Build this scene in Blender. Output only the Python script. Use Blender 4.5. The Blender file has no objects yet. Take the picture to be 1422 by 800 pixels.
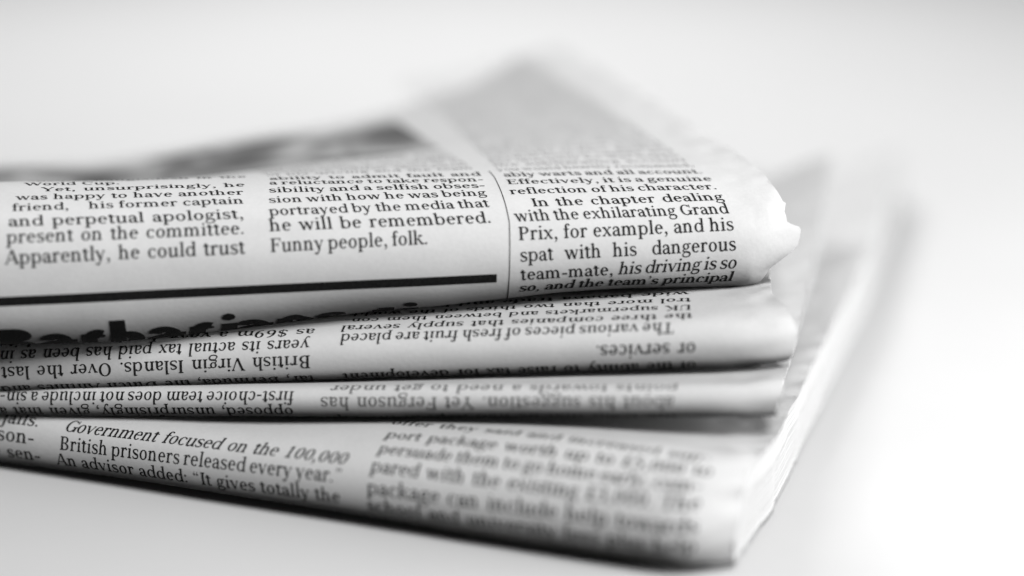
import bpy, math
import numpy as np
R = math.radians
sc = bpy.context.scene
col = sc.collection

# ------------------------------------------------------------------ camera, world, lamps, exposure
LIFT = 2.2                      # mm: the lowest newspaper rests on the table top at z = 0
cam_d = bpy.data.cameras.new('camera'); cam = bpy.data.objects.new('camera', cam_d); col.objects.link(cam)
cam_d.sensor_width = 36.0; cam_d.lens = 2712.0 / 1422 * 36
cam_d.clip_start, cam_d.clip_end = .01, 50
cam.location = (0, 0, (125.0 + LIFT) * .001); cam.rotation_euler = (R(90 - 16.5), 0, 0)
cam_d.dof.use_dof = True; cam_d.dof.focus_distance = .3285; cam_d.dof.aperture_fstop = 3.7; cam_d.dof.aperture_blades = 0
sc.camera = cam
w = bpy.data.worlds.new('World'); sc.world = w; w.use_nodes = True
w.node_tree.nodes['Background'].inputs[0].default_value = (1, 1, 1, 1)
w.node_tree.nodes['Background'].inputs[1].default_value = .06
def lamp(name, loc, target, size, power, sy=None):
    d = bpy.data.lights.new(name, 'AREA'); d.shape = 'RECTANGLE'; d.size = size; d.size_y = sy or size; d.energy = power
    o = bpy.data.objects.new(name, d); col.objects.link(o); o.location = loc
    v = np.array(target) - np.array(loc)
    yaw = math.atan2(v[1], v[0]); pit = math.atan2(v[2], math.hypot(v[0], v[1]))
    o.rotation_euler = (pit + R(90), 0, yaw - R(90))
    return o
lamp('window_light', (.42, .23, .11), (.03, .33, .02), .26, 1.6, .13)
lamp('back_fill_light', (-.04, .83, .52), (-.04, .80, 0), .22, 2.3)  # added overhead lamp: pools brightness on the table behind the stack
lamp('front_fill_light', (.18, -.16, .64), (.07, .31, 0), .34, 5.4)  # added fill lamp, high in front, brightens the front folds
sc.view_settings.view_transform = 'Standard'; sc.view_settings.look = 'None'; sc.view_settings.gamma = 1; sc.view_settings.exposure = .08
sc.view_settings.use_curve_mapping = False
sc.render.engine = 'CYCLES'; sc.cycles.use_denoising = True; sc.cycles.max_bounces = 6; sc.cycles.diffuse_bounces = 0

# ------------------------------------------------------------------ materials
def mat(name, base, rough, fn=None):
    m = bpy.data.materials.new(name); m.use_nodes = True
    nt = m.node_tree; b = nt.nodes['Principled BSDF']
    b.inputs['Base Color'].default_value = (*[base] * 3, 1); b.inputs['Roughness'].default_value = rough
    b.inputs['Specular IOR Level'].default_value = .25
    if fn: fn(nt, b)
    return m
def node(nt, t, **kw):
    n = nt.nodes.new(t)
    for k, v in kw.items():
        if k in n.inputs: n.inputs[k].default_value = v
        else: setattr(n, k, v)
    return n
def ramp(nt, fac, stops):
    n = nt.nodes.new('ShaderNodeValToRGB')
    while len(n.color_ramp.elements) < len(stops): n.color_ramp.elements.new(.5)
    for e, (p, v) in zip(n.color_ramp.elements, stops): e.position = p; e.color = (v, v, v, 1)
    nt.links.new(fac, n.inputs[0]); return n
def paper_nodes(lo, hi, bump):
    def fn(nt, b):
        tc = node(nt, 'ShaderNodeTexCoord')
        f = node(nt, 'ShaderNodeTexNoise', Scale=1400.0, Detail=5.0, Roughness=.65); nt.links.new(tc.outputs['Object'], f.inputs['Vector'])
        g = node(nt, 'ShaderNodeTexNoise', Scale=130.0, Detail=4.0, Roughness=.6); nt.links.new(tc.outputs['Object'], g.inputs['Vector'])
        a = node(nt, 'ShaderNodeMath', operation='MULTIPLY_ADD'); a.inputs[1].default_value = .5
        nt.links.new(f.outputs['Fac'], a.inputs[0])
        h = node(nt, 'ShaderNodeMath', operation='MULTIPLY'); h.inputs[1].default_value = .5; nt.links.new(g.outputs['Fac'], h.inputs[0]); nt.links.new(h.outputs[0], a.inputs[2])
        r = ramp(nt, a.outputs[0], [(.32, lo), (.68, hi)]); nt.links.new(r.outputs[0], b.inputs['Base Color'])
        bp = node(nt, 'ShaderNodeBump', Strength=bump, Distance=.0003); nt.links.new(a.outputs[0], bp.inputs['Height']); nt.links.new(bp.outputs[0], b.inputs['Normal'])
    return fn
M_paper = mat('newsprint', .72, .85, paper_nodes(.66, .74, .25))
M_inner = mat('inner_newsprint', .74, .9, paper_nodes(.70, .77, .2))
def ink_nodes(lo, hi):
    def fn(nt, b):
        b.inputs['Specular IOR Level'].default_value = .06
        tc = node(nt, 'ShaderNodeTexCoord'); f = node(nt, 'ShaderNodeTexNoise', Scale=2600.0, Detail=4.0); nt.links.new(tc.outputs['Object'], f.inputs['Vector'])
        r = ramp(nt, f.outputs['Fac'], [(.35, lo), (.7, hi)]); nt.links.new(r.outputs[0], b.inputs['Base Color'])
    return fn
M_ink = mat('printing_ink', .03, .8, ink_nodes(.010, .045))
M_faint = mat('faint_grey_ink', .1, .8, ink_nodes(.14, .28))
M_black = mat('heavy_black_ink', .012, .75, ink_nodes(.008, .02))
def photo_nodes(nt, b):
    uv = node(nt, 'ShaderNodeUVMap', uv_map='uv')
    n = node(nt, 'ShaderNodeTexNoise', Scale=2.0, Detail=2.0, Roughness=.4, Distortion=.5)
    mp = node(nt, 'ShaderNodeMapping'); mp.inputs['Scale'].default_value = (3.2, 1.0, 1); mp.inputs['Location'].default_value = (0.35, .2, 0)
    nt.links.new(uv.outputs[0], mp.inputs['Vector']); nt.links.new(mp.outputs[0], n.inputs['Vector'])
    r = ramp(nt, n.outputs['Fac'], [(.34, .10), (.5, .22), (.6, .42), (.7, .6)]); nt.links.new(r.outputs[0], b.inputs['Base Color'])
M_photo = mat('halftone_picture', .2, .8, photo_nodes)
def table_nodes(nt, b):
    tc = node(nt, 'ShaderNodeTexCoord')
    f = node(nt, 'ShaderNodeTexNoise', Scale=14.0, Detail=6.0, Roughness=.6); nt.links.new(tc.outputs['Object'], f.inputs['Vector'])
    r = ramp(nt, f.outputs['Fac'], [(.3, .80), (.7, .83)]); nt.links.new(r.outputs[0], b.inputs['Base Color'])
M_table = mat('matt_white_board', .82, .6, table_nodes)

# ------------------------------------------------------------------ mesh helpers
def mesh_obj(name, verts, faces, m, parent=None, uv=None, smooth=True):
    me = bpy.data.meshes.new(name)
    v = np.asarray(verts, np.float64).reshape(-1, 3); f = np.asarray(faces, np.int32).reshape(-1, 4)
    me.vertices.add(len(v)); me.vertices.foreach_set('co', v.astype(np.float32).ravel())
    me.loops.add(len(f) * 4); me.loops.foreach_set('vertex_index', f.ravel())
    me.polygons.add(len(f)); me.polygons.foreach_set('loop_start', np.arange(0, len(f) * 4, 4, dtype=np.int32))
    me.update(calc_edges=True)
    if uv is not None:
        l = me.uv_layers.new(name='uv'); l.data.foreach_set('uv', np.asarray(uv, np.float32)[f.ravel()].ravel())
    me.validate()
    if smooth: me.polygons.foreach_set('use_smooth', np.ones(len(me.polygons), bool))
    me.materials.append(m)
    o = bpy.data.objects.new(name, me); col.objects.link(o)
    if parent is not None: o.parent = parent
    return o
def grid_faces(n, m):
    i, j = np.meshgrid(np.arange(n - 1), np.arange(m - 1), indexing='ij'); a = (i * m + j).ravel()
    return np.c_[a, a + m, a + m + 1, a + 1]

# ------------------------------------------------------------------ camera numbers (mm)
FPX, PITCH, CAM_H = 2712.0, math.radians(16.5), 125.0
SP, CP = math.sin(PITCH), math.cos(PITCH)
def at(px, py, z):
    """point (mm) seen at photo pixel px,py (1422x800) at distance z along the optical axis"""
    x = (px - 711) / FPX * z
    y = -(py - 400) / FPX * z
    return np.array([x, z * CP + y * SP, CAM_H - z * SP + y * CP])
def project(P):
    P = np.asarray(P, float)
    dy, dz = P[..., 1], P[..., 2] - CAM_H
    z = dy * CP - dz * SP
    yu = dy * SP + dz * CP
    return np.stack([711 + FPX * P[..., 0] / z, 400 - FPX * yu / z, z], -1)

# ------------------------------------------------------------------ smooth value noise
def noise2(a, b, seed, cell):
    r = np.random.RandomState(seed).rand(64, 64) * 2 - 1
    a = np.asarray(a) / cell + 31.7; b = np.asarray(b) / cell + 17.3
    i = np.floor(a).astype(int); j = np.floor(b).astype(int)
    f = a - i; g = b - j
    f = f * f * (3 - 2 * f); g = g * g * (3 - 2 * g)
    q = lambda m, n: r[m % 64, n % 64]
    return (q(i, j) * (1 - f) + q(i + 1, j) * f) * (1 - g) + (q(i, j + 1) * (1 - f) + q(i + 1, j + 1) * f) * g

def smooth_keys(s, keys):
    """monotone-ish smooth interpolation (Catmull-Rom slopes) of an angle table"""
    x = np.array([k[0] for k in keys], float); y = np.array([k[1] for k in keys], float)
    m = np.diff(y) / np.diff(x); d = np.gradient(y, x)
    for k in range(len(x)):                      # no overshoot: flat where the table turns or stays level
        a, b = m[max(k - 1, 0)], m[min(k, len(m) - 1)]
        d[k] = 0 if a * b <= 0 else math.copysign(min(abs(d[k]), 2.5 * min(abs(a), abs(b))), a)
    s = np.clip(s, x[0], x[-1])
    i = np.clip(np.searchsorted(x, s, side='right') - 1, 0, len(x) - 2)
    h = x[i + 1] - x[i]; t = (s - x[i]) / h
    return ((2*t**3 - 3*t**2 + 1) * y[i] + (t**3 - 2*t**2 + t) * h * d[i]
            + (-2*t**3 + 3*t**2) * y[i + 1] + (t**3 - t**2) * h * d[i + 1])

DS, DU = 0.5, 1.5
class Fold:
    """one folded newspaper: u runs along its front fold (mm, 0 at the left anchor), s is the arc length
    across it, 0 on the nose, + over the top to the back, - round underneath"""
    def __init__(s_, anchors, stations, u0, u1, smin, smax, shear, end, wr=0.12, seed=1, rough=.4, turn=1.5):
        # stations: list of (px, keys)
        A, B = np.array(anchors[0]), np.array(anchors[1])
        d = (B - A); L = np.hypot(d[0], d[1])
        s_.U = np.array([d[0] / L, d[1] / L, 0]); s_.V = np.array([-d[1] / L, d[0] / L, 0])
        s_.A, s_.rise = A, d[2] / L
        s_.L = L
        us = np.arange(u0, u1 + 1e-6, DU); ss = np.arange(smin, smax + 1e-6, DS)
        s_.us, s_.ss, s_.u1 = us, ss, us[-1]
        su = np.array([x[0] * L for x in stations])
        tab = np.stack([smooth_keys(ss, x[1]) for x in stations])      # station x s
        i0 = int(np.argmin(abs(ss)))
        P = np.zeros((len(us), len(ss), 3))
        for k, u in enumerate(us):
            if len(su) == 1: ang = tab[0]
            else:
                uc = np.clip(u, su[0], su[-1]); j = min(np.searchsorted(su, uc, side='right') - 1, len(su) - 2); j = max(j, 0)
                t = (uc - su[j]) / (su[j + 1] - su[j]); t = t * t * (3 - 2 * t) * .5 + t * .5
                ang = tab[j] * (1 - t) + tab[j + 1] * t
            a = np.radians(ang)
            v = np.concatenate([[0], np.cumsum((np.cos(a[1:]) + np.cos(a[:-1])) / 2 * DS)]); v -= v[i0]
            z = np.concatenate([[0], np.cumsum((np.sin(a[1:]) + np.sin(a[:-1])) / 2 * DS)]); z -= z[i0]
            # right end: the cut edge wanders with s
            uu = u + 0 * ss
            W = 9.0
            if u > s_.u1 - W:
                uu = s_.u1 - W + (u - (s_.u1 - W)) * (1 + (end(ss) + (.25 * noise2(ss * 0, ss, seed + 3, 2.6) + .05 * noise2(ss * 0, ss, seed + 4, .9) if rough != .4 else 0)) / W)
            uu = uu + shear(ss)
            P[k] = A + uu[:, None] * s_.U + v[:, None] * s_.V
            # the fold rounds off towards its right end
            P[k] += (turn * np.clip((u - (s_.u1 - 11)) / 11, 0, 1) ** 2 * np.exp(-(ss / 13.0) ** 2))[:, None] * s_.V
            P[k, :, 2] += z + s_.rise * (u if u > -45 else -45 + (u + 45) * .15)
        s_.P = P
        s_.N = s_.normals(P)
        uu, sm = np.meshgrid(us, ss, indexing='ij')
        nz = wr * noise2(uu, sm, seed, 23) + wr * .45 * noise2(uu, sm * 1.6, seed + 5, 8)
        fade = np.clip((uu - (s_.u1 - 16)) / 16, 0, 1) ** 1.5 * np.clip((sm + 14) / 8, .12, 1)
        nz = nz + fade * (rough * noise2(uu, sm * 1.3, seed + 9, 6) + .22 * noise2(uu, sm, seed + 11, 2.6))
        s_.P = P + s_.N * nz[..., None]
        s_.N = s_.normals(s_.P)
    def normals(s_, P):
        du = np.gradient(P, axis=0); ds = np.gradient(P, axis=1)
        n = np.cross(du, ds); n /= np.linalg.norm(n, axis=-1, keepdims=True)
        return n
    def ev(s_, u, s, off=0.0):
        u = np.asarray(u, float); s = np.asarray(s, float)
        a = np.clip((u - s_.us[0]) / DU, 0, len(s_.us) - 1.001); b = np.clip((s - s_.ss[0]) / DS, 0, len(s_.ss) - 1.001)
        i = a.astype(int); j = b.astype(int); f = (a - i)[..., None]; g = (b - j)[..., None]
        def bl(G): return (G[i, j] * (1 - f) + G[i + 1, j] * f) * (1 - g) + (G[i, j + 1] * (1 - f) + G[i + 1, j + 1] * f) * g
        return bl(s_.P) + (bl(s_.N) * np.asarray(off)[..., None] if np.any(off) else 0)
    def nrm(s_, u, s):
        i = np.clip(np.round((u - s_.us[0]) / DU).astype(int), 0, len(s_.us) - 1); j = np.clip(np.round((s - s_.ss[0]) / DS).astype(int), 0, len(s_.ss) - 1)
        return s_.N[i, j]
    def u_at(s_, px, s):
        uu = s_.us; q = project(s_.ev(uu, np.full(len(uu), float(s))))
        return float(np.interp(px, q[:, 0], uu))

def table(*kv):
    x = np.array([k[0] for k in kv], float); y = np.array([k[1] for k in kv], float)
    return lambda s: np.interp(s, x, y)

# ------------------------------------------------------------------ the four newspapers
def build_folds():
    F = {}
    # topmost
    kl = [(-150,180),(-60,180),(-28,184),(-22.5,180),(-18.5,162),(-15,136),(-11,115),(-8,100),(-4,90),(0,78),(1.8,65),(5.2,45),(8.7,24),(12.2,13),(15.7,7),
          (19.2,2),(22.7,-3),(25,-9),(28,-14),(34,-17),(44,-14),(60,-9),(90,-6),(110,-6),(170,-5)]
    kr = [(-150,181),(-60,183),(-20,186),(-14,186),(-11.3,174),(-9.4,158),(-8,146),(-5,117),(-1,87),(2.5,66),(4.2,56),(6,40),(9.5,21),(13,13),(16.5,9),(20,6),
          (24,3),(40,1),(90,0),(170,0)]
    km = [(float(q), float(.48 * smooth_keys(np.array([q]), kl)[0] + .52 * smooth_keys(np.array([q]), kr)[0])) for q in list(range(-60, 21, 2))]
    km = [(-150, 181)] + km + [(24,-1),(30,-5),(44,-7),(60,-6),(90,-5),(150,-4)]
    ks = kr[:-4] + [(24,2),(40,-1.5),(60,-2.6),(90,-2.6),(150,-2)]
    F['p1'] = Fold((at(150,361,317), at(870,347.5,323)), [(0,kl),(.58,km),(1,ks),(1.22,kr)], -75, 114, -140, 150,
                   table((-150,-25),(-30,-2),(-14,0),(5,0),(20,-1.8),(150,-26)), table((-140,-9),(-14,-8),(-8,-6.2),(-4.3,-4.8),(-2.8,-2.9),(-1.4,-1.1),(0,-.1),(2.4,.3),(2.9,.3),(3.5,-1.2),(4.0,-1.9),(6,-2.0),(7.4,-1.5),(8,-1.3),(8.6,-1.7),(10,-1.8),(13.5,-2.0),(20,-2),(150,0)), seed=3)
    k2l = [(-150,181),(-60,182),(-20,180),(-10,176),(-7.5,168),(-5.3,140),(-3.5,106),(-1.5,86),(0,70),(1.7,47),(3.4,26),(5,11),(7,3),(9,-1),(12,-4),(20,-3),(30,0),(150,0)]
    k2r = [(-150,181),(-60,182),(-20,180),(-10,176),(-7,168),(-5,138),(-3.2,108),(-1.5,92),(0,68),(1.7,42),(3.4,18),(5,8),(10,4.5),(15,0),(20,-4),(30,-1),(150,0)]
    F['p2'] = Fold((at(300,495,326), at(900,474,315.5)), [(0,k2l),(1,k2r)], -95, 95, -120, 120,
                   table((-150,-4),(-10,0),(8,0),(150,-4)), table((-140,-1.5),(-14,-1.5),(-8,-1),(-4,1.2),(0,2.0),(2,1.0),(4,.2),(8,-.4),(10,-1.5),(14,-2.3),(150,-2.3)), seed=23, rough=.45, turn=2.5)
    k3 = [(-150,180),(-20,180),(-8,182),(-6,164),(-3.6,122),(-1.5,88),(0,46),(1.5,8),(3,-8),(5,-11),(8,-5),(20,0),(150,0)]
    k3r = [(-150,181),(-20,178),(-8,178),(-6,170),(-3.6,130),(-1.5,96),(0,56),(1.7,14),(3.4,-6),(5,-11),(8,-5),(20,0),(150,0)]
    k3c = k3r[:-2] + [(20,1),(60,3),(90,6),(150,8)]
    F['p3'] = Fold((at(250,547,327), at(750,549,313.5)), [(0,k3),(1,k3r),(1.2,k3r),(1.7,k3c)], -95, 100.5, -120, 140,
                   table((-140,0),(150,0)), table((-140,-1),(-4,-1),(0,0),(150,0)), seed=43, rough=.38, turn=2.0)
    k4l = [(-270,180),(-9,180),(-6,155),(-4,124),(-2,100),(0,82),(2,62),(4,36),(6,16),(8,6),(12,0),(30,0),(270,0)]
    k4r = [(-270,179.75),(-30,179.8),(-12,178.5),(-8,159),(-5.5,128),(-3,104),(0,80),(3.5,54),(7,35),(10.5,25),(14,6),(18,-8),(24,-7),(40,0),(270,0)]
    F['p4'] = Fold((at(250,645,324), at(750,714,301)), [(0,k4l),(1,k4r)], -95, 94.5, -258, 266,
                   table((-272,-23),(-157,-9),(-36,0),(30,0),(150,-9.5),(265,-24)), table((-140,-1),(-4,-1),(0,0),(150,0)), seed=63, rough=.5, turn=6.5)
    return F
# ------------------------------------------------------------------ a newspaper serif drawn from strokes (em units)
XH, CAP, ASC, DSC = .47, .675, .715, -.215
class Pen:
    def __init__(s, w=.11, t=.05, serif=True):
        s.w, s.t, s.sf, s.q = w, t, serif, []
    def strip(s, L, R):
        s.q.append((np.array(L, float), np.array(R, float)))
    def bar(s, x0, y0, x1, y1):
        n = max(1, int(math.ceil(abs(y1 - y0) / .16))); m = max(1, int(math.ceil(abs(x1 - x0) / .3)))
        for k in range(m):
            a, b = x0 + (x1 - x0) * k / m, x0 + (x1 - x0) * (k + 1) / m
            ys = np.linspace(y0, y1, n + 1)
            s.strip([(a, y) for y in ys], [(b, y) for y in ys])
    def stem(s, x, y0, y1): s.bar(x, y0, x + s.w, y1)
    def dia(s, x0, y0, x1, y1, w):
        n = max(2, int(abs(y1 - y0) / .14)); T = np.linspace(0, 1, n + 1)
        s.strip([(x0 + (x1 - x0) * t, y0 + (y1 - y0) * t) for t in T], [(x0 + w + (x1 - x0) * t, y0 + (y1 - y0) * t) for t in T])
    def serif(s, xl, xr, y, up, e=.052, le=None, re=None):
        """bracketed slab under / over the stem xl..xr"""
        if not s.sf: return
        le = e if le is None else le; re = e if re is None else re
        d = 1 if up else -1; h = s.t * .85; b = .028
        s.strip([(xl - le, y), (xl - le, y + d * h), (xl - le * .25, y + d * (h + b * .45)), (xl, y + d * (h + b * 1.6))],
                [(xr + re, y), (xr + re, y + d * h), (xr + re * .25, y + d * (h + b * .45)), (xr, y + d * (h + b * 1.6))])
    def flag(s, x, y):
        """the slanted head serif of a lower-case stem"""
        if not s.sf: return
        s.strip([(x - .062, y - .052), (x - .062, y - .026), (x, y)], [(x - .03, y - .056), (x + .01, y - .045), (x + s.w, y + .006)])
    def ring(s, cx, cy, rx, ry, a0=0, a1=360, w=None, t=None):
        w = s.w if w is None else w; t = s.t if t is None else t
        n = max(6, int(abs(a1 - a0) / 18)); A = np.radians(np.linspace(a0, a1, n + 1))
        s.strip(np.c_[cx + rx * np.cos(A), cy + ry * np.sin(A)], np.c_[cx + (rx - w) * np.cos(A), cy + (ry - t) * np.sin(A)])
    def path(s, pts, ws, n=5):
        p = np.array(pts, float); p = np.vstack([2 * p[0] - p[1], p, 2 * p[-1] - p[-2]]); w = np.array(ws, float)
        C, Wd = [], []
        for i in range(len(p) - 3):
            for k in range(n):
                t = k / n; a, b, c, d = p[i:i + 4]
                C.append(.5 * (2 * b + (c - a) * t + (2 * a - 5 * b + 4 * c - d) * t * t + (3 * b - a - 3 * c + d) * t**3)); Wd.append(w[i] + (w[i + 1] - w[i]) * t)
        C.append(p[-2]); Wd.append(w[-1]); C = np.array(C); Wd = np.array(Wd)[:, None] / 2
        g = np.gradient(C, axis=0); g /= np.linalg.norm(g, axis=1, keepdims=True) + 1e-9; nr = np.c_[-g[:, 1], g[:, 0]]
        s.strip(C + nr * Wd, C - nr * Wd)
    def dot(s, x, y, r):
        Y = np.linspace(-1, 1, 7)
        s.strip([(x - r * math.sqrt(max(0, 1 - v * v)), y + r * v) for v in Y], [(x + r * math.sqrt(max(0, 1 - v * v)), y + r * v) for v in Y])

def glyph(c, p):
    """draws c with pen p, returns its advance"""
    w, t = p.w, p.t; S, H = p.stem, XH
    sans = not p.sf
    if c == ' ': return .25
    if c == 'a':
        p.path([(.075, .345), (.1, .415), (.2, .452), (.285, .41), (.31, .33)], [t * 1.2, t * 1.3, t * 1.1, w * .75, w]); p.dot(.085, .355, .045 if not sans else 0.001)
        S(.265, .05, .345); p.path([(.31, .06), (.335, .025), (.385, .02), (.425, .055)], [w, w * .8, t * 1.4, t])
        p.path([(.3, .275), (.19, .245), (.1, .2), (.078, .12), (.12, .04), (.2, .03), (.3, .1)], [t, t * 1.1, w * .7, w, w * .75, t * 1.2, t]); return .44
    if c == 'b':
        S(.055, .0 if sans else .03, ASC); p.flag(.055, ASC); p.ring(.285, .235, .205, .245, -140, 140); p.path([(.09, .05), (.18, .0)], [t, t]); return .53
    if c == 'c':
        p.ring(.245, .235, .205, .245, 48, 318); p.dot(.365, .375, .048); return .445
    if c == 'd':
        S(.365, 0, ASC); p.flag(.365, ASC); p.serif(.42, .457, 0, True, le=0); p.ring(.245, .235, .205, .245, 40, 320); return .53
    if c == 'e':
        p.ring(.24, .235, .2, .245, 0, 318); p.bar(.1, .235, .435, .235 + t * 1.1); return .465
    if c == 'f':
        S(.085, 0, .58); p.path([(.131, .55), (.15, .66), (.21, .705), (.29, .685)], [w, w * .8, t * 1.2, t * 1.2]); p.dot(.29, .655, .045)
        p.bar(.02, H - t, .29, H); p.serif(.085, .085 + w, 0, True); return .3
    if c == 'g':
        p.ring(.215, .32, .165, .16, 0, 360, w * .85); p.path([(.315, .415), (.36, .455), (.43, .46)], [t, t, t * 1.2]); p.dot(.43, .445, .036)
        p.path([(.13, .19), (.075, .14), (.09, .075), (.2, .055), (.33, .04), (.405, -.04), (.36, -.15), (.22, -.195), (.09, -.165), (.045, -.1), (.09, -.02), (.14, .03)],
               [t, t * 1.2, w * .6, w * .8, w * .85, w * .8, t * 1.3, t, t * 1.3, w * .6, t, t]); return .465
    if c in 'hnm':
        top = ASC if c == 'h' else H
        S(.07, 0, top); p.flag(.07, top); p.serif(.07, .07 + w, 0, True)
        for x in ([.07] if c != 'm' else [.07, .335]):
            p.path([(x + w * .8, .33), (x + .14, .43), (x + .22, .452), (x + .28, .41), (x + .265 + w / 2, .3)], [t, t, t * 1.6, w * .85, w]); S(x + .265, 0, .31); p.serif(x + .265, x + .265 + w, 0, True)
        return .55 if c != 'm' else .82
    if c in 'ij':
        if c == 'i': S(.085, 0, H); p.serif(.085, .085 + w, 0, True)
        else: S(.085, -.1, H); p.path([(.131, -.08), (.11, -.18), (.0, -.2)], [w, w * .7, t]); p.dot(0, -.185, .04)
        p.flag(.085, H); p.dot(.085 + w / 2, .635, .058 if not sans else .085); return .275
    if c == 'k':
        S(.065, 0, ASC); p.flag(.065, ASC); p.serif(.065, .065 + w, 0, True); p.dia(.12, .19, .36, H, t * 1.2); p.dia(.2, .29, .4, 0, w); p.flag(.0, 0) if 0 else None
        p.serif(.3, .44, H, False, .02); p.serif(.4, .4 + w, 0, True, .035); return .535
    if c == 'l': S(.085, 0, ASC); p.flag(.085, ASC); p.serif(.085, .085 + w, 0, True); return .27
    if c == 'o': p.ring(.25, .235, .21, .245); return .5
    if c == 'p':
        S(.07, DSC, H); p.flag(.07, H); p.serif(.07, .07 + w, DSC, True); p.ring(.295, .235, .205, .245, -140, 140); return .535
    if c == 'q':
        S(.375, DSC, H - .02); p.serif(.375, .375 + w, DSC, True); p.ring(.25, .235, .205, .245, 40, 320); return .53
    if c == 'r':
        S(.075, 0, H); p.flag(.075, H); p.serif(.075, .075 + w, 0, True); p.path([(.075 + w * .8, .31), (.2, .42), (.27, .452), (.335, .43)], [t, t * 1.2, t * 1.6, t * 1.5]); p.dot(.33, .4, .048); return .385
    if c == 's':
        p.path([(.335, .35), (.3, .43), (.2, .452), (.1, .41), (.09, .33), (.19, .25), (.31, .19), (.335, .1), (.28, .035), (.18, .018), (.09, .045), (.06, .125)],
               [t * .9, t * 1.2, t * 1.1, w * .7, w * .8, w * .95, w * .95, w * .75, t * 1.3, t * 1.1, t * 1.3, t]); return .4
    if c == 't':
        S(.09, .07, .56); p.path([(.136, .09), (.155, .03), (.22, .018), (.3, .07)], [w, w * .7, t * 1.3, t]); p.bar(.015, H - t * 1.1, .285, H)
        p.strip([(.02, H - .01), (.09, .6)], [(.1, H - .01), (.13, .6)]) if not sans else None; return .315
    if c == 'u':
        S(.07, .13, H); p.flag(.07, H); p.path([(.07 + w / 2, .16), (.14, .04), (.22, .018), (.3, .05), (.355, .13)], [w, w * .85, t * 1.5, t, t]); S(.34, 0, H); p.flag(.34, H); p.serif(.4, .34 + w, 0, True, le=0); return .53
    if c == 'v': p.dia(.03, H, .205, 0, w); p.dia(.215, 0, .385, H, t * 1.1); p.serif(.04, .11, H, False); p.serif(.375, .41, H, False, .045); return .485
    if c == 'w':
        p.dia(.03, H, .185, 0, w); p.dia(.2, 0, .345, H, t * 1.1); p.dia(.3, H, .455, 0, w); p.dia(.47, 0, .615, H, t * 1.1)
        p.serif(.04, .11, H, False); p.serif(.305, .375, H, False, .04); p.serif(.605, .64, H, False, .045); return .715
    if c == 'x':
        p.dia(.05, H, .33, 0, w); p.dia(.05, 0, .36, H, t * 1.1)
        for a, y, u in ((.055, H, False), (.345, H, False), (.05, 0, True), (.345, 0, True)): p.serif(a, a + .07, y, u, .035)
        return .485
    if c == 'y':
        p.dia(.03, H, .205, 0, w); p.path([(.395, H), (.27, .12), (.2, -.1), (.13, -.19), (.05, -.175)], [t, t * 1.1, t * 1.3, t * 1.4, t * 1.4]); p.dot(.055, -.155, .045)
        p.serif(.04, .11, H, False); p.serif(.375, .41, H, False, .045); return .485
    if c == 'z': p.bar(.04, H - t * 1.2, .385, H); p.bar(.04, 0, .4, t * 1.2); p.dia(.04, t, .28, H - t, w); p.bar(.04, .34, .07, H); p.bar(.37, 0, .4, .13); return .44
    W = w * 1.12; D = CAP
    def cs(x): p.bar(x, 0, x + W, D)
    def sf(x, e=.055): p.serif(x, x + W, 0, True, e); p.serif(x, x + W, D, False, e)
    if c == 'A':
        p.dia(.045, 0, .285, D, t * 1.2); p.dia(.5, 0, .275, D, W); p.bar(.13, .2, .48, .2 + t); p.serif(.045, .09, 0, True, .05); p.serif(.5, .5 + W, 0, True, .05); return .64
    if c == 'B':
        cs(.09); sf(.09); p.ring(.3, .505, .2, .17, -90, 90, W * .9); p.ring(.3, .18, .235, .18, -90, 90, W)
        for y in (0, .335, D - t): p.bar(.15, y, .31, y + t)
        return .6
    if c in 'CG':
        p.ring(.35, D / 2, .29, D / 2 + .01, 42, 318, W); p.bar(.555, .47, .555 + t, D); 
        if c == 'G': p.bar(.5, .02, .5 + W, .29); p.serif(.5, .5 + W, .29, False, .06); return .69
        return .64
    if c == 'D':
        cs(.09); sf(.09); p.ring(.28, D / 2, .35, D / 2, -90, 90, W); p.bar(.15, 0, .29, t); p.bar(.15, D - t, .29, D); return .7
    if c in 'EF':
        cs(.09); sf(.09); p.bar(.15, D - t, .51, D); p.bar(.475, .51, .475 + t, D); p.bar(.15, .33, .38, .33 + t); p.bar(.36, .26, .36 + t, .44)
        if c == 'E': p.bar(.15, 0, .53, t); p.bar(.495, 0, .495 + t, .18)
        return .59 if c == 'E' else .56
    if c == 'I': cs(.1); sf(.1); return .3
    if c == 'O': p.ring(.36, D / 2, .3, D / 2 + .01, 0, 360, W); return .72
    if c == 'P': cs(.09); sf(.09); p.ring(.29, .49, .235, .185, -90, 90, W); p.bar(.15, D - t, .3, D); p.bar(.15, .305, .3, .305 + t); return .57
    if c == 'T': cs(.255); p.serif(.255, .255 + W, 0, True, .07); p.bar(.03, D - t, .58, D); p.bar(.03, .5, .03 + t, D); p.bar(.58 - t, .5, .58, D); return .61
    if c == 'U': p.bar(.1, .2, .1 + W, D); p.path([(.1 + W / 2, .24), (.15, .07), (.31, .01), (.48, .07), (.525, .24)], [W, W * .85, t * 1.3, t * 1.2, t]); p.bar(.507, .2, .543, D); p.serif(.1, .1 + W, D, False); p.serif(.507, .543, D, False); return .64
    if c == 'V': p.dia(.03, D, .29, 0, W); p.dia(.315, 0, .54, D, t * 1.2); p.serif(.04, .13, D, False); p.serif(.54, .58, D, False); return .62
    if c == 'W':
        p.dia(.02, D, .23, 0, W); p.dia(.26, 0, .44, D, t * 1.2); p.dia(.37, D, .58, 0, W); p.dia(.61, 0, .8, D, t * 1.2)
        p.serif(.03, .11, D, False); p.serif(.39, .47, D, False, .04); p.serif(.8, .84, D, False); return .88
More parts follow.
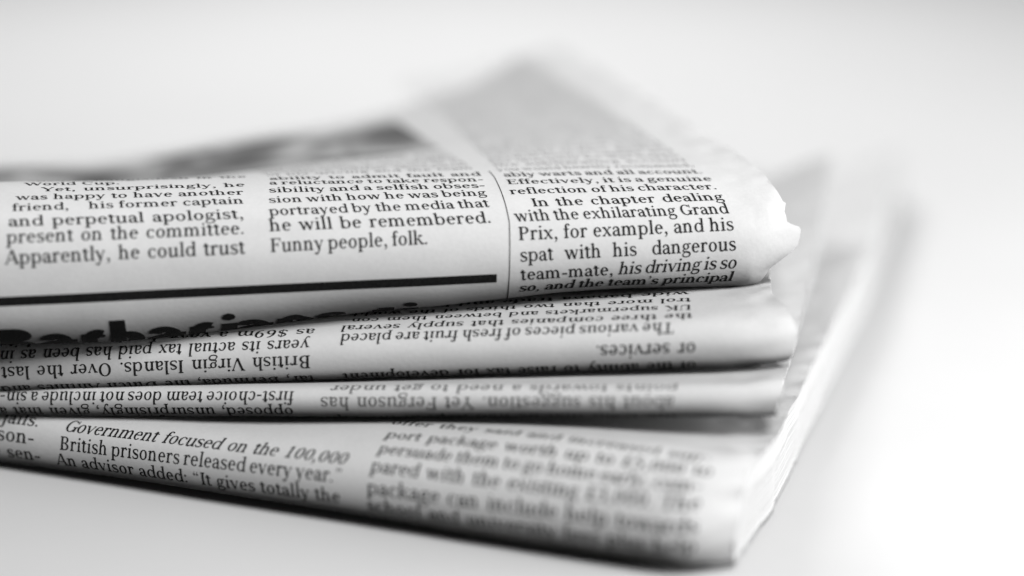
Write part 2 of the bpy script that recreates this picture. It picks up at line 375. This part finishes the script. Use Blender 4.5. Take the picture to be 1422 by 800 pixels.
    if c == 'Y': cs(.26) if 0 else p.bar(.26, 0, .26 + W, .3); p.serif(.26, .26 + W, 0, True); p.dia(.03, D, .26, .28, W); p.dia(.32, .28, .52, D, t * 1.2); p.serif(.04, .13, D, False); p.serif(.52, .56, D, False); return .62
    if c == 'K':
        cs(.09); sf(.09); p.dia(.16, .27, .5, D, t * 1.2); p.dia(.27, .4, .53, 0, W); p.serif(.5, .54, D, False); p.serif(.53, .53 + W, 0, True, .045); return .69
    if c == '0': p.ring(.25, .325, .205, .335, 0, 360, w); return .5
    if c == '1': p.bar(.2, 0, .2 + w, .66); p.serif(.2, .2 + w, 0, True, .08); p.dia(.09, .56, .2, .66, .06); return .5
    if c == '3':
        p.ring(.22, .49, .175, .17, -80, 150, w); p.ring(.22, .17, .215, .18, -150, 80, w); p.bar(.17, .325, .25, .325 + t); return .5
    if c == '5': p.bar(.11, .33, .11 + t * 1.2, .66); p.bar(.11, .66 - w * .8, .42, .66); p.ring(.22, .21, .22, .22, -150, 130, w); return .5
    if c == '6': p.ring(.25, .21, .2, .22, 0, 360, w); p.path([(.1, .22), (.13, .44), (.24, .6), (.38, .66)], [w, w, w * .7, t]); return .5
    if c == '9': p.ring(.25, .45, .2, .22, 0, 360, w); p.path([(.4, .44), (.37, .22), (.26, .06), (.12, 0)], [w, w, w * .7, t]); return .5
    if c == '$':
        p.path([(.4, .47), (.36, .58), (.25, .61), (.13, .56), (.1, .46), (.2, .37), (.34, .3), (.4, .2), (.34, .09), (.22, .05), (.1, .1), (.07, .2)],
               [t, t * 1.3, t * 1.3, w * .7, w * .8, w, w, w * .8, t * 1.3, t * 1.3, t * 1.3, t]); p.bar(.235, -.03, .235 + t, .69); return .5
    if c == '£':
        p.path([(.4, .52), (.36, .62), (.27, .645), (.19, .57), (.2, .4), (.2, .15), (.1, .02)], [t, t * 1.3, t * 1.3, w * .8, w, w, t]); p.bar(.07, .3, .35, .3 + t); p.bar(.07, 0, .45, w * .8); return .5
    if c == '.': p.dot(.11, .05, .058); return .25
    if c == ',': p.dot(.115, .05, .062); p.path([(.14, .06), (.15, -.03), (.12, -.1), (.05, -.155)], [.07, .06, .045, .02]); return .25
    if c == ':': p.dot(.11, .05, .058); p.dot(.11, .39, .058); return .25
    if c == '-': p.bar(.04, .19, .29, .19 + w * .75); return .33
    if c in "'’": p.dot(.1, .63, .05); p.path([(.13, .63), (.13, .55), (.07, .47)], [.05, .036, .012]); return .22
    if c in '"”': 
        for x in (.09, .25): p.dot(x, .63, .05); p.path([(x + .03, .63), (x + .03, .55), (x - .03, .47)], [.05, .036, .012])
        return .38
    if c == '“':
        for x in (.12, .28): p.dot(x, .52, .05); p.path([(x - .03, .52), (x - .03, .6), (x + .03, .69)], [.05, .036, .012])
        return .4
    raise ValueError('no glyph ' + c)

_cache = {}
def glyph_strips(c, style):
    k = (c, style)
    if k not in _cache:
        p = Pen(**{'roman': {}, 'italic': {}, 'bold': dict(w=.125, t=.05), 'bolditalic': dict(w=.125, t=.05), 'sans': dict(w=.2, t=.14, serif=False), 'light': dict(w=.075, t=.03)}[style])
        adv = glyph(c, p)
        sh = .2 if 'italic' in style else 0
        q = [(np.c_[L[:, 0] + sh * L[:, 1], L[:, 1]], np.c_[R[:, 0] + sh * R[:, 1], R[:, 1]]) for L, R in p.q]
        _cache[k] = (q, adv * (.94 if sh else 1))
    return _cache[k]

def set_line(runs, width, em, justify=True):
    """runs: [(text, style)...]; returns strips in mm with x running 0..width and the baseline at y=0.
    a justified line first stretches its spaces, then its letters"""
    seq = [(c, st) for tx, st in runs for c in tx]
    adv = [glyph_strips(c, st)[1] * em for c, st in seq]
    nsp = sum(c == ' ' for c, _ in seq); tot = sum(adv) - .03 * em
    spw = .25 * em; k = 1.0; extra = 0.0
    if justify:
        free = width - tot
        if nsp and free > 0: extra = min(free / nsp, .07 * em)
        elif nsp: extra = max(free / nsp, -.07 * em)
        k = width / (tot + extra * nsp)
    out, x = [], 0.0
    for (c, st), a in zip(seq, adv):
        for L, R in glyph_strips(c, st)[0]:
            out.append((np.c_[x + L[:, 0] * em * k, L[:, 1] * em], np.c_[x + R[:, 0] * em * k, R[:, 1] * em]))
        x += (a + (extra if c == ' ' else 0)) * k
    return out
# ------------------------------------------------------------------ the white table top, sweeping up far behind
def sweep():
    ys = list(np.linspace(-.5, 1.5, 9)); prof = [(y, 0.0) for y in ys]
    for a in np.linspace(0, 90, 13)[1:]: prof.append((1.5 + .5 * math.sin(R(a)), .5 - .5 * math.cos(R(a))))
    prof += [(2.0, .8), (2.0, 1.2)]
    xs = np.linspace(-1.6, 1.6, 5)
    v = [(x, y, z) for x in xs for y, z in prof]
    o = mesh_obj('tabletop', v, grid_faces(len(xs), len(prof)), M_table); o['kind'] = 'structure'
    return o
sweep()

F = build_folds()
MM = .001
class Paper:
    def __init__(s, key, label, send):
        s.f = F[key]; s.send = send; f = s.f
        f.P[..., 2] += LIFT
        # the thing's origin: the foot of its front fold
        o = f.ev(np.array([30.0]), np.array([-6.0]))[0]; s.org = np.array([o[0], o[1], f.P[..., 2].min()])
        e = bpy.data.objects.new('newspaper', None); e.empty_display_size = .02; col.objects.link(e)
        e.location = s.org * MM; e['label'] = label; e['category'] = 'newspaper'
        s.root = e
        s.nk = 0
        s.cover = s.sheet('cover_page', M_paper)
    def loc(s, P): return (P - s.org) * MM
    def warp(s, u, S):
        se = s.send(u); lo = 55.0
        return np.where(S > lo, lo + (S - lo) * (se - lo) / (s.f.ss[-1] - lo), S)
    def sheet(s, name, m):
        f = s.f
        uu, S = np.meshgrid(f.us, f.ss, indexing='ij')
        return mesh_obj(name, s.loc(f.ev(uu, s.warp(uu, S))).reshape(-1, 3), grid_faces(*uu.shape), m, s.root)
    def strips_to_mesh(s, name, strips, m, off=.035):
        """strips of (u,s) pairs become one mesh of ink lying on the sheet"""
        V, Fc, n = [], [], 0
        O = []
        for k, (L, Rr) in enumerate(strips):
            c = len(L)
            V.append(np.vstack([L, Rr])); O.append(np.full(2 * c, off + (k % 5) * .003))
            i = np.arange(c - 1); Fc.append(np.c_[n + i, n + i + 1, n + c + i + 1, n + c + i]); n += 2 * c
        V = np.vstack(V); P = s.f.ev(V[:, 0], V[:, 1], np.concatenate(O))
        return mesh_obj(name, s.loc(P), np.vstack(Fc), m, s.cover, smooth=False)
    def us(s, px, py):
        """(u, s) of the front of the fold under photo pixel px, py"""
        f = s.f; S = f.ss[(f.ss > -24) & (f.ss < 26)]
        uu = f.us; A, B = np.meshgrid(uu, S, indexing='ij')
        Q = project(f.ev(A, B) - [0, 0, LIFT])
        U = np.array([np.interp(px, Q[:, j, 0], uu) if Q[-1, j, 0] > Q[0, j, 0] else 0 for j in range(len(S))])
        Y = np.array([np.interp(U[j], uu, Q[:, j, 1]) for j in range(len(S))])
        j0 = int(np.argmax(np.where(S < 4, Y, -1e9))); j1 = int(np.argmin(np.where(S > 4, Y, 1e9)))
        y = Y[j0:j1 + 1][::-1]; q = S[j0:j1 + 1][::-1]; uq = U[j0:j1 + 1][::-1]
        y = np.maximum.accumulate(y)
        sv = float(np.interp(py, y, q))
        if py > y[-1]: sv = q[-1] - (py - y[-1]) / 8.0
        if py < y[0]: sv = q[0] + (y[0] - py) / 2.0
        return float(np.interp(sv, q[::-1], uq[::-1])), sv
    def line(s, runs, p0, p1, em, justify=True):
        """one printed line whose baseline runs from pixel p0 to p1 (reading direction)"""
        return s.set(runs, np.array(s.us(*p0)), np.array(s.us(*p1)), em, justify)
    def set(s, runs, a, b, em, justify=True):
        if isinstance(runs, str): runs = [(runs, 'roman')]
        d = b - a; Ln = np.hypot(*d); d /= Ln; nrm = np.array([-d[1], d[0]])
        return [(a + L[:, :1] * d + L[:, 1:] * nrm, a + Rr[:, :1] * d + Rr[:, 1:] * nrm) for L, Rr in set_line(runs, Ln, em, justify)]
    def column(s, lines, em, name='text_column', m=None):
        q = []
        last = None
        for ln in lines:
            a, b = np.array(s.us(*ln[1])), np.array(s.us(*ln[2])); up = 1 if b[0] > a[0] else -1
            if last is not None:             # lines keep their pitch where the sheet turns out of sight
                for k in (0, 1):
                    e = (a, b)[k]; gap = (last[k] - e[1]) * (1 if last[k] > e[1] else -1)
                    if gap < .88 * em: e[1] += (1 if e[1] >= last[k] else -1) * (.88 * em - gap)
            last = (a[1], b[1])
            q += s.set(ln[0], a, b, em)
        return s.strips_to_mesh(name, q, m or M_ink)
    def block(s, lines, u0, u1, s0, pitch, em, m=None, drift=False):
        """lines of a column lying on the top of the paper, the first at s0, going up the page away from the fold"""
        q = []
        for k, tx in enumerate(lines):
            ua = u0 + (min(.09 * k * pitch, 6.0) if drift else 0)      # the left margin leans with the gutter beside it
            for L, Rr in set_line([(tx, 'light')], u1 - ua, em):
                o = np.array([ua, s0 + k * pitch]); q.append((L + o, Rr + o))
        return s.strips_to_mesh('text_column', q, m or M_ink)
    def patch(s, name, us_, lo, hi, m, off=.03, n=40, inset=False):
        u = np.linspace(us_[0], us_[1], 60); t = np.linspace(0, 1, n)
        A, T = np.meshgrid(u, t, indexing='ij'); S = lo(A) * (1 - T) + hi(A) * T
        P = s.f.ev(A, S, np.full(A.shape, off))
        uv = np.c_[((A - us_[0]) / (us_[1] - us_[0])).ravel(), T.ravel()]
        return mesh_obj(name, s.loc(P).reshape(-1, 3), grid_faces(*A.shape), m, s.cover, uv=uv)
    def pages(s, n, seed):
        """the cut edges of the n pages folded inside, between the upper and the lower half of the cover"""
        f = s.f; rr = np.random.RandomState(seed)
        lev = np.arange(n * 3 + 1) / (n * 3.0); step = np.tile([0, .22, .16], n + 1)[:n * 3 + 1] + np.repeat(rr.rand(n + 1) * .5, 3)[:n * 3 + 1]
        V, Fc, c0 = [], [], 0
        def wall(U, S, inu, ins):
            """U, S: the run of the edge; inu / ins push it in from the cover's own edge"""
            nonlocal c0
            A = U[:, None] + inu * (.2 + .7 * step)[None, :]; T = np.repeat(S[:, None], len(lev), 1) - ins * (1.0 + step)[None, :]
            T = s.warp(A, T)
            top = f.ev(A, T); bot = f.ev(A, np.maximum(-T - 6, f.ss[0])); t = np.repeat(lev[None, :], len(U), 0)
            P = top * (1 - t[..., None]) + bot * t[..., None]
            V.append(P.reshape(-1, 3)); Fc.append(grid_faces(*A.shape) + c0); c0 += A.size
        S = np.arange(4.0, f.ss[-1] - 1.0, 2.0); U = np.arange(f.us[0] + 1, f.us[-1] - .8, 3.0)
        wall(np.full(len(S), f.us[-1]), S, -1, 0); wall(np.full(len(S), f.us[0]), S, 1, 0); wall(U, np.full(len(U), f.ss[-1]), 0, 1)
        mesh_obj('page_block', s.loc(np.vstack(V)), np.vstack(Fc), M_inner, s.root, smooth=False)

# ------------------------------------------------------------------ the topmost newspaper
p1 = Paper('p1', 'topmost folded newspaper of the stack, plump front fold with a thick black rule and headline', lambda u: np.interp(u, [-75, 0, 45, 66, 84, 114], [92, 98, 103, 110, 120, 150]))
E1 = 3.4
p1.column([
    ('against Bangladesh in the', (38, 251.6), (342, 246.6)), ('World Cup.', (34, 258), (167, 256)), ('Yet, unsurprisingly, he', (57, 266), (340, 259)),
    ('was happy to have another', (21.5, 278), (338, 270.6)), ('friend,    his former captain', (16.5, 293.4), (339, 283)), ('and perpetual apologist,', (11.4, 315), (339, 303.5)),
    ('present on the committee.', (8.4, 338.5), (340, 325)), ('Apparently, he could trust', (7, 367.6), (340, 352.4))], E1)
p1.column([
    ('ability to admit fault and', (374.7, 250), (668.7, 244.2)), ('a reluctance to take respon-', (374, 256.5), (670, 248.5)), ('sibility and a selfish obses-', (373.4, 267.6), (673, 258)),
    ('sion with how he was being', (373.4, 282), (676, 271.6)), ('portrayed by the media that', (374, 299.6), (680, 287.5)), ('he will be remembered.', (374, 321.5), (683.4, 309.5)),
    ('Funny people, folk.', (375.5, 350.4), (595, 339))], E1)
p1.column([
    ('ably warts and all account.', (700.6, 245.7), (977, 241)), ('Effectively, it is a genuine', (705, 256), (989.5, 251.5)), ('reflection of his character.', (709, 270), (997, 263)),
    ('In the chapter dealing', (739.5, 287), (1006, 278)), ('with the exhilarating Grand', (716, 308), (1013, 296.5)), ('Prix, for example, and his', (720, 334), (1019, 320)),
    ('spat   with   his    dangerous', (722, 363.5), (1022, 347.7)), ([('team-mate, ', 'roman'), ('his driving is so', 'italic')], (722.7, 389), (1021, 372.4)),
    ([('so, and the team’s principal', 'bolditalic')], (719.5, 404.5), (1016, 385.7))], E1)
def dense(L, Rr, n=4):
    t = np.linspace(0, len(L) - 1, (len(L) - 1) * n + 1); i = np.arange(len(L))
    return [np.c_[np.interp(t, i, X[:, 0]), np.interp(t, i, X[:, 1])] for X in (L, Rr)]
hu, hs = zip(*[p1.us(*q) for q in ((15, 454.5), (154, 445.5), (315, 435.5), (529, 421))])
uL = p1.f.u_at(-16, -12); uR = p1.f.u_at(577, -8)
q = []
for L, Rr in set_line([('Barbarians ti', 'sans')], uR - uL, 12.0):
    L, Rr = dense(L, Rr)
    base = lambda X: np.interp(uL + X, hu, hs) - 8.5
    for k in range(3):                      # big letters are cut finer, to follow the curve of the fold
        A, B = L + (Rr - L) * k / 3, L + (Rr - L) * (k + 1) / 3
        q.append((np.c_[uL + A[:, 0], base(A[:, 0]) + A[:, 1]], np.c_[uL + B[:, 0], base(B[:, 0]) + B[:, 1]]))
p1.strips_to_mesh('headline', q, M_black, .06)
r0 = p1.us(2, 412.5); r1 = p1.us(690, 380.5); r2 = p1.us(2, 425.5); r3 = p1.us(690, 392)
lin = lambda A, B: (lambda u: A[1] + (B[1] - A[1]) * (u - A[0]) / (B[0] - A[0]))
p1.patch('thick_rule', (r0[0] - 45, r1[0]), lin(r2, r3), lin(r0, r1), M_black, n=5)
cu0 = p1.us(706, 400); cu1 = p1.us(687, 247)
cs = np.linspace(-12, 24, 60); cx = np.interp(cs, [cu0[1], cu1[1]], [cu0[0], cu1[0]])
p1.strips_to_mesh('column_line', [(np.c_[cx - .085, cs], np.c_[cx + .085, cs])], M_ink)
words = ('he was happy to have another former captain and the committee could trust him to take a selfish obsession with how he was being portrayed by the media that will be '
         'remembered as an example of his driving and the team in the chapter dealing with the exhilarating account it is a genuine reflection of his character').split()
def filler(n, chars, seed):
    r = np.random.RandomState(seed); out = []
    for k in range(n):
        i = r.randint(len(words)); t = ''
        while len(t) < chars - 3: t += (' ' if t else '') + words[i % len(words)]; i += 1
        out.append(t)
    return out
u30, u31 = p1.us(699, 246)[0], p1.us(975, 241)[0]
s30 = p1.us(840, 243)[1]
p1.block(['you would heartily recommend,'] + filler(33, 27, 4), u30, u31, s30 + 4.0, 3.5, 3.0, M_faint, True)
u20, u21 = p1.us(375, 250)[0], p1.us(669, 245)[0]
p1.block(filler(7, 27, 5), u20, u21, 26.0, 3.5, 3.0, M_faint)
p1.patch('printed_photo', (u20 - 62, u21), lambda u: np.interp(u, [0, u21], [36, 53]), lambda u: p1.send(u) - 9, M_photo)
p1.pages(16, 5)

# ------------------------------------------------------------------ the second newspaper, its print upside down
p2 = Paper('p2', 'second newspaper from the top, printed upside down with the British Virgin Islands lines', lambda u: 110 + 0 * u)
E2 = 3.3
p2.column([
    ('tar, Bermuda, the Dutch Antilles and', (436, 521), (1, 536)), ('British Virgin Islands. Over the last', (431.5, 493.3), (2, 510)),
    ('years its actual tax paid has been as in', (430.5, 472), (0, 491.5)), ('as $69m a year, having moved its', (439, 456.5), (0, 477))], E2)
p2.column([
    ('of the ability to raise tax for development', (967, 501.5), (476, 518.5)), ('or services.', (967, 475.6), (827, 480)),
    ('The various pieces of fresh fruit are placed', (937, 448), (475, 464)), ('the three companies that supply several', (962, 435), (476, 452.5)),
    ('UK supermarkets and between them con-', (961, 423.5), (480, 443)), ('trol more than two thirds of the world-', (960, 414), (484, 435)),
    ('wide banana trade and have their', (957, 405), (490, 428))], E2)
p2.pages(9, 6)

# ------------------------------------------------------------------ the third, thinnest newspaper
p3 = Paper('p3', 'third newspaper down, thinnest fold in the stack with faint upside-down football lines', lambda u: 138 + 0 * u)
p3.column([
    ('and is not yet seen as the', (405, 578), (0, 576)),
    ('opposed, unsurprisingly, given that a', (408, 571), (0, 570)), ('first-choice team does not include a sin-', (408, 550), (0, 553.5))], E2)
p3.column([
    ('the team that he had kept at the top', (940, 575.5), (460, 577.5)), ('about his suggestion. Yet Ferguson has', (937, 551), (446, 551.5)), ('points towards a need to get under', (943, 535), (460, 538.5))], E2, m=M_faint)
p3.pages(7, 7)

# ------------------------------------------------------------------ the lowest newspaper, turned towards the right
p4 = Paper('p4', 'lowest newspaper on the white table, angled outwards and reading Government focused on', lambda u: np.interp(u, [-95, 30, 70, 96], [150, 150, 195, 262]))
E4 = 3.5
p4.column([('and jails.', (-48, 580), (53, 593)), ('prison-', (-40, 603), (47, 616.5)), ('the sen-', (-34, 624), (56, 636))], E4)
p4.column([
    ([('Government focused on the 100,000', 'italic')], (87, 598.7), (478, 645.4)), ('British prisoners released every year.”', (82.6, 624.3), (473, 671)), ('An advisor added: “It gives totally the', (79, 642.5), (473, 698))], E4)
p4.column([
    ('offer they said and increased sup-', (541, 589), (985, 640)), ('port package worth up to £5,000 to', (533, 608), (987, 661)), ('persuade them to go home early, com-', (523, 629), (972, 682)),
    ('pared with the existing £3,000. The', (513, 655), (971, 708)), ('package can include help towards', (509, 685.5), (968, 739)), ('school and university fees plus help', (510.5, 707), (966, 766))], E4)
p4.pages(14, 8)
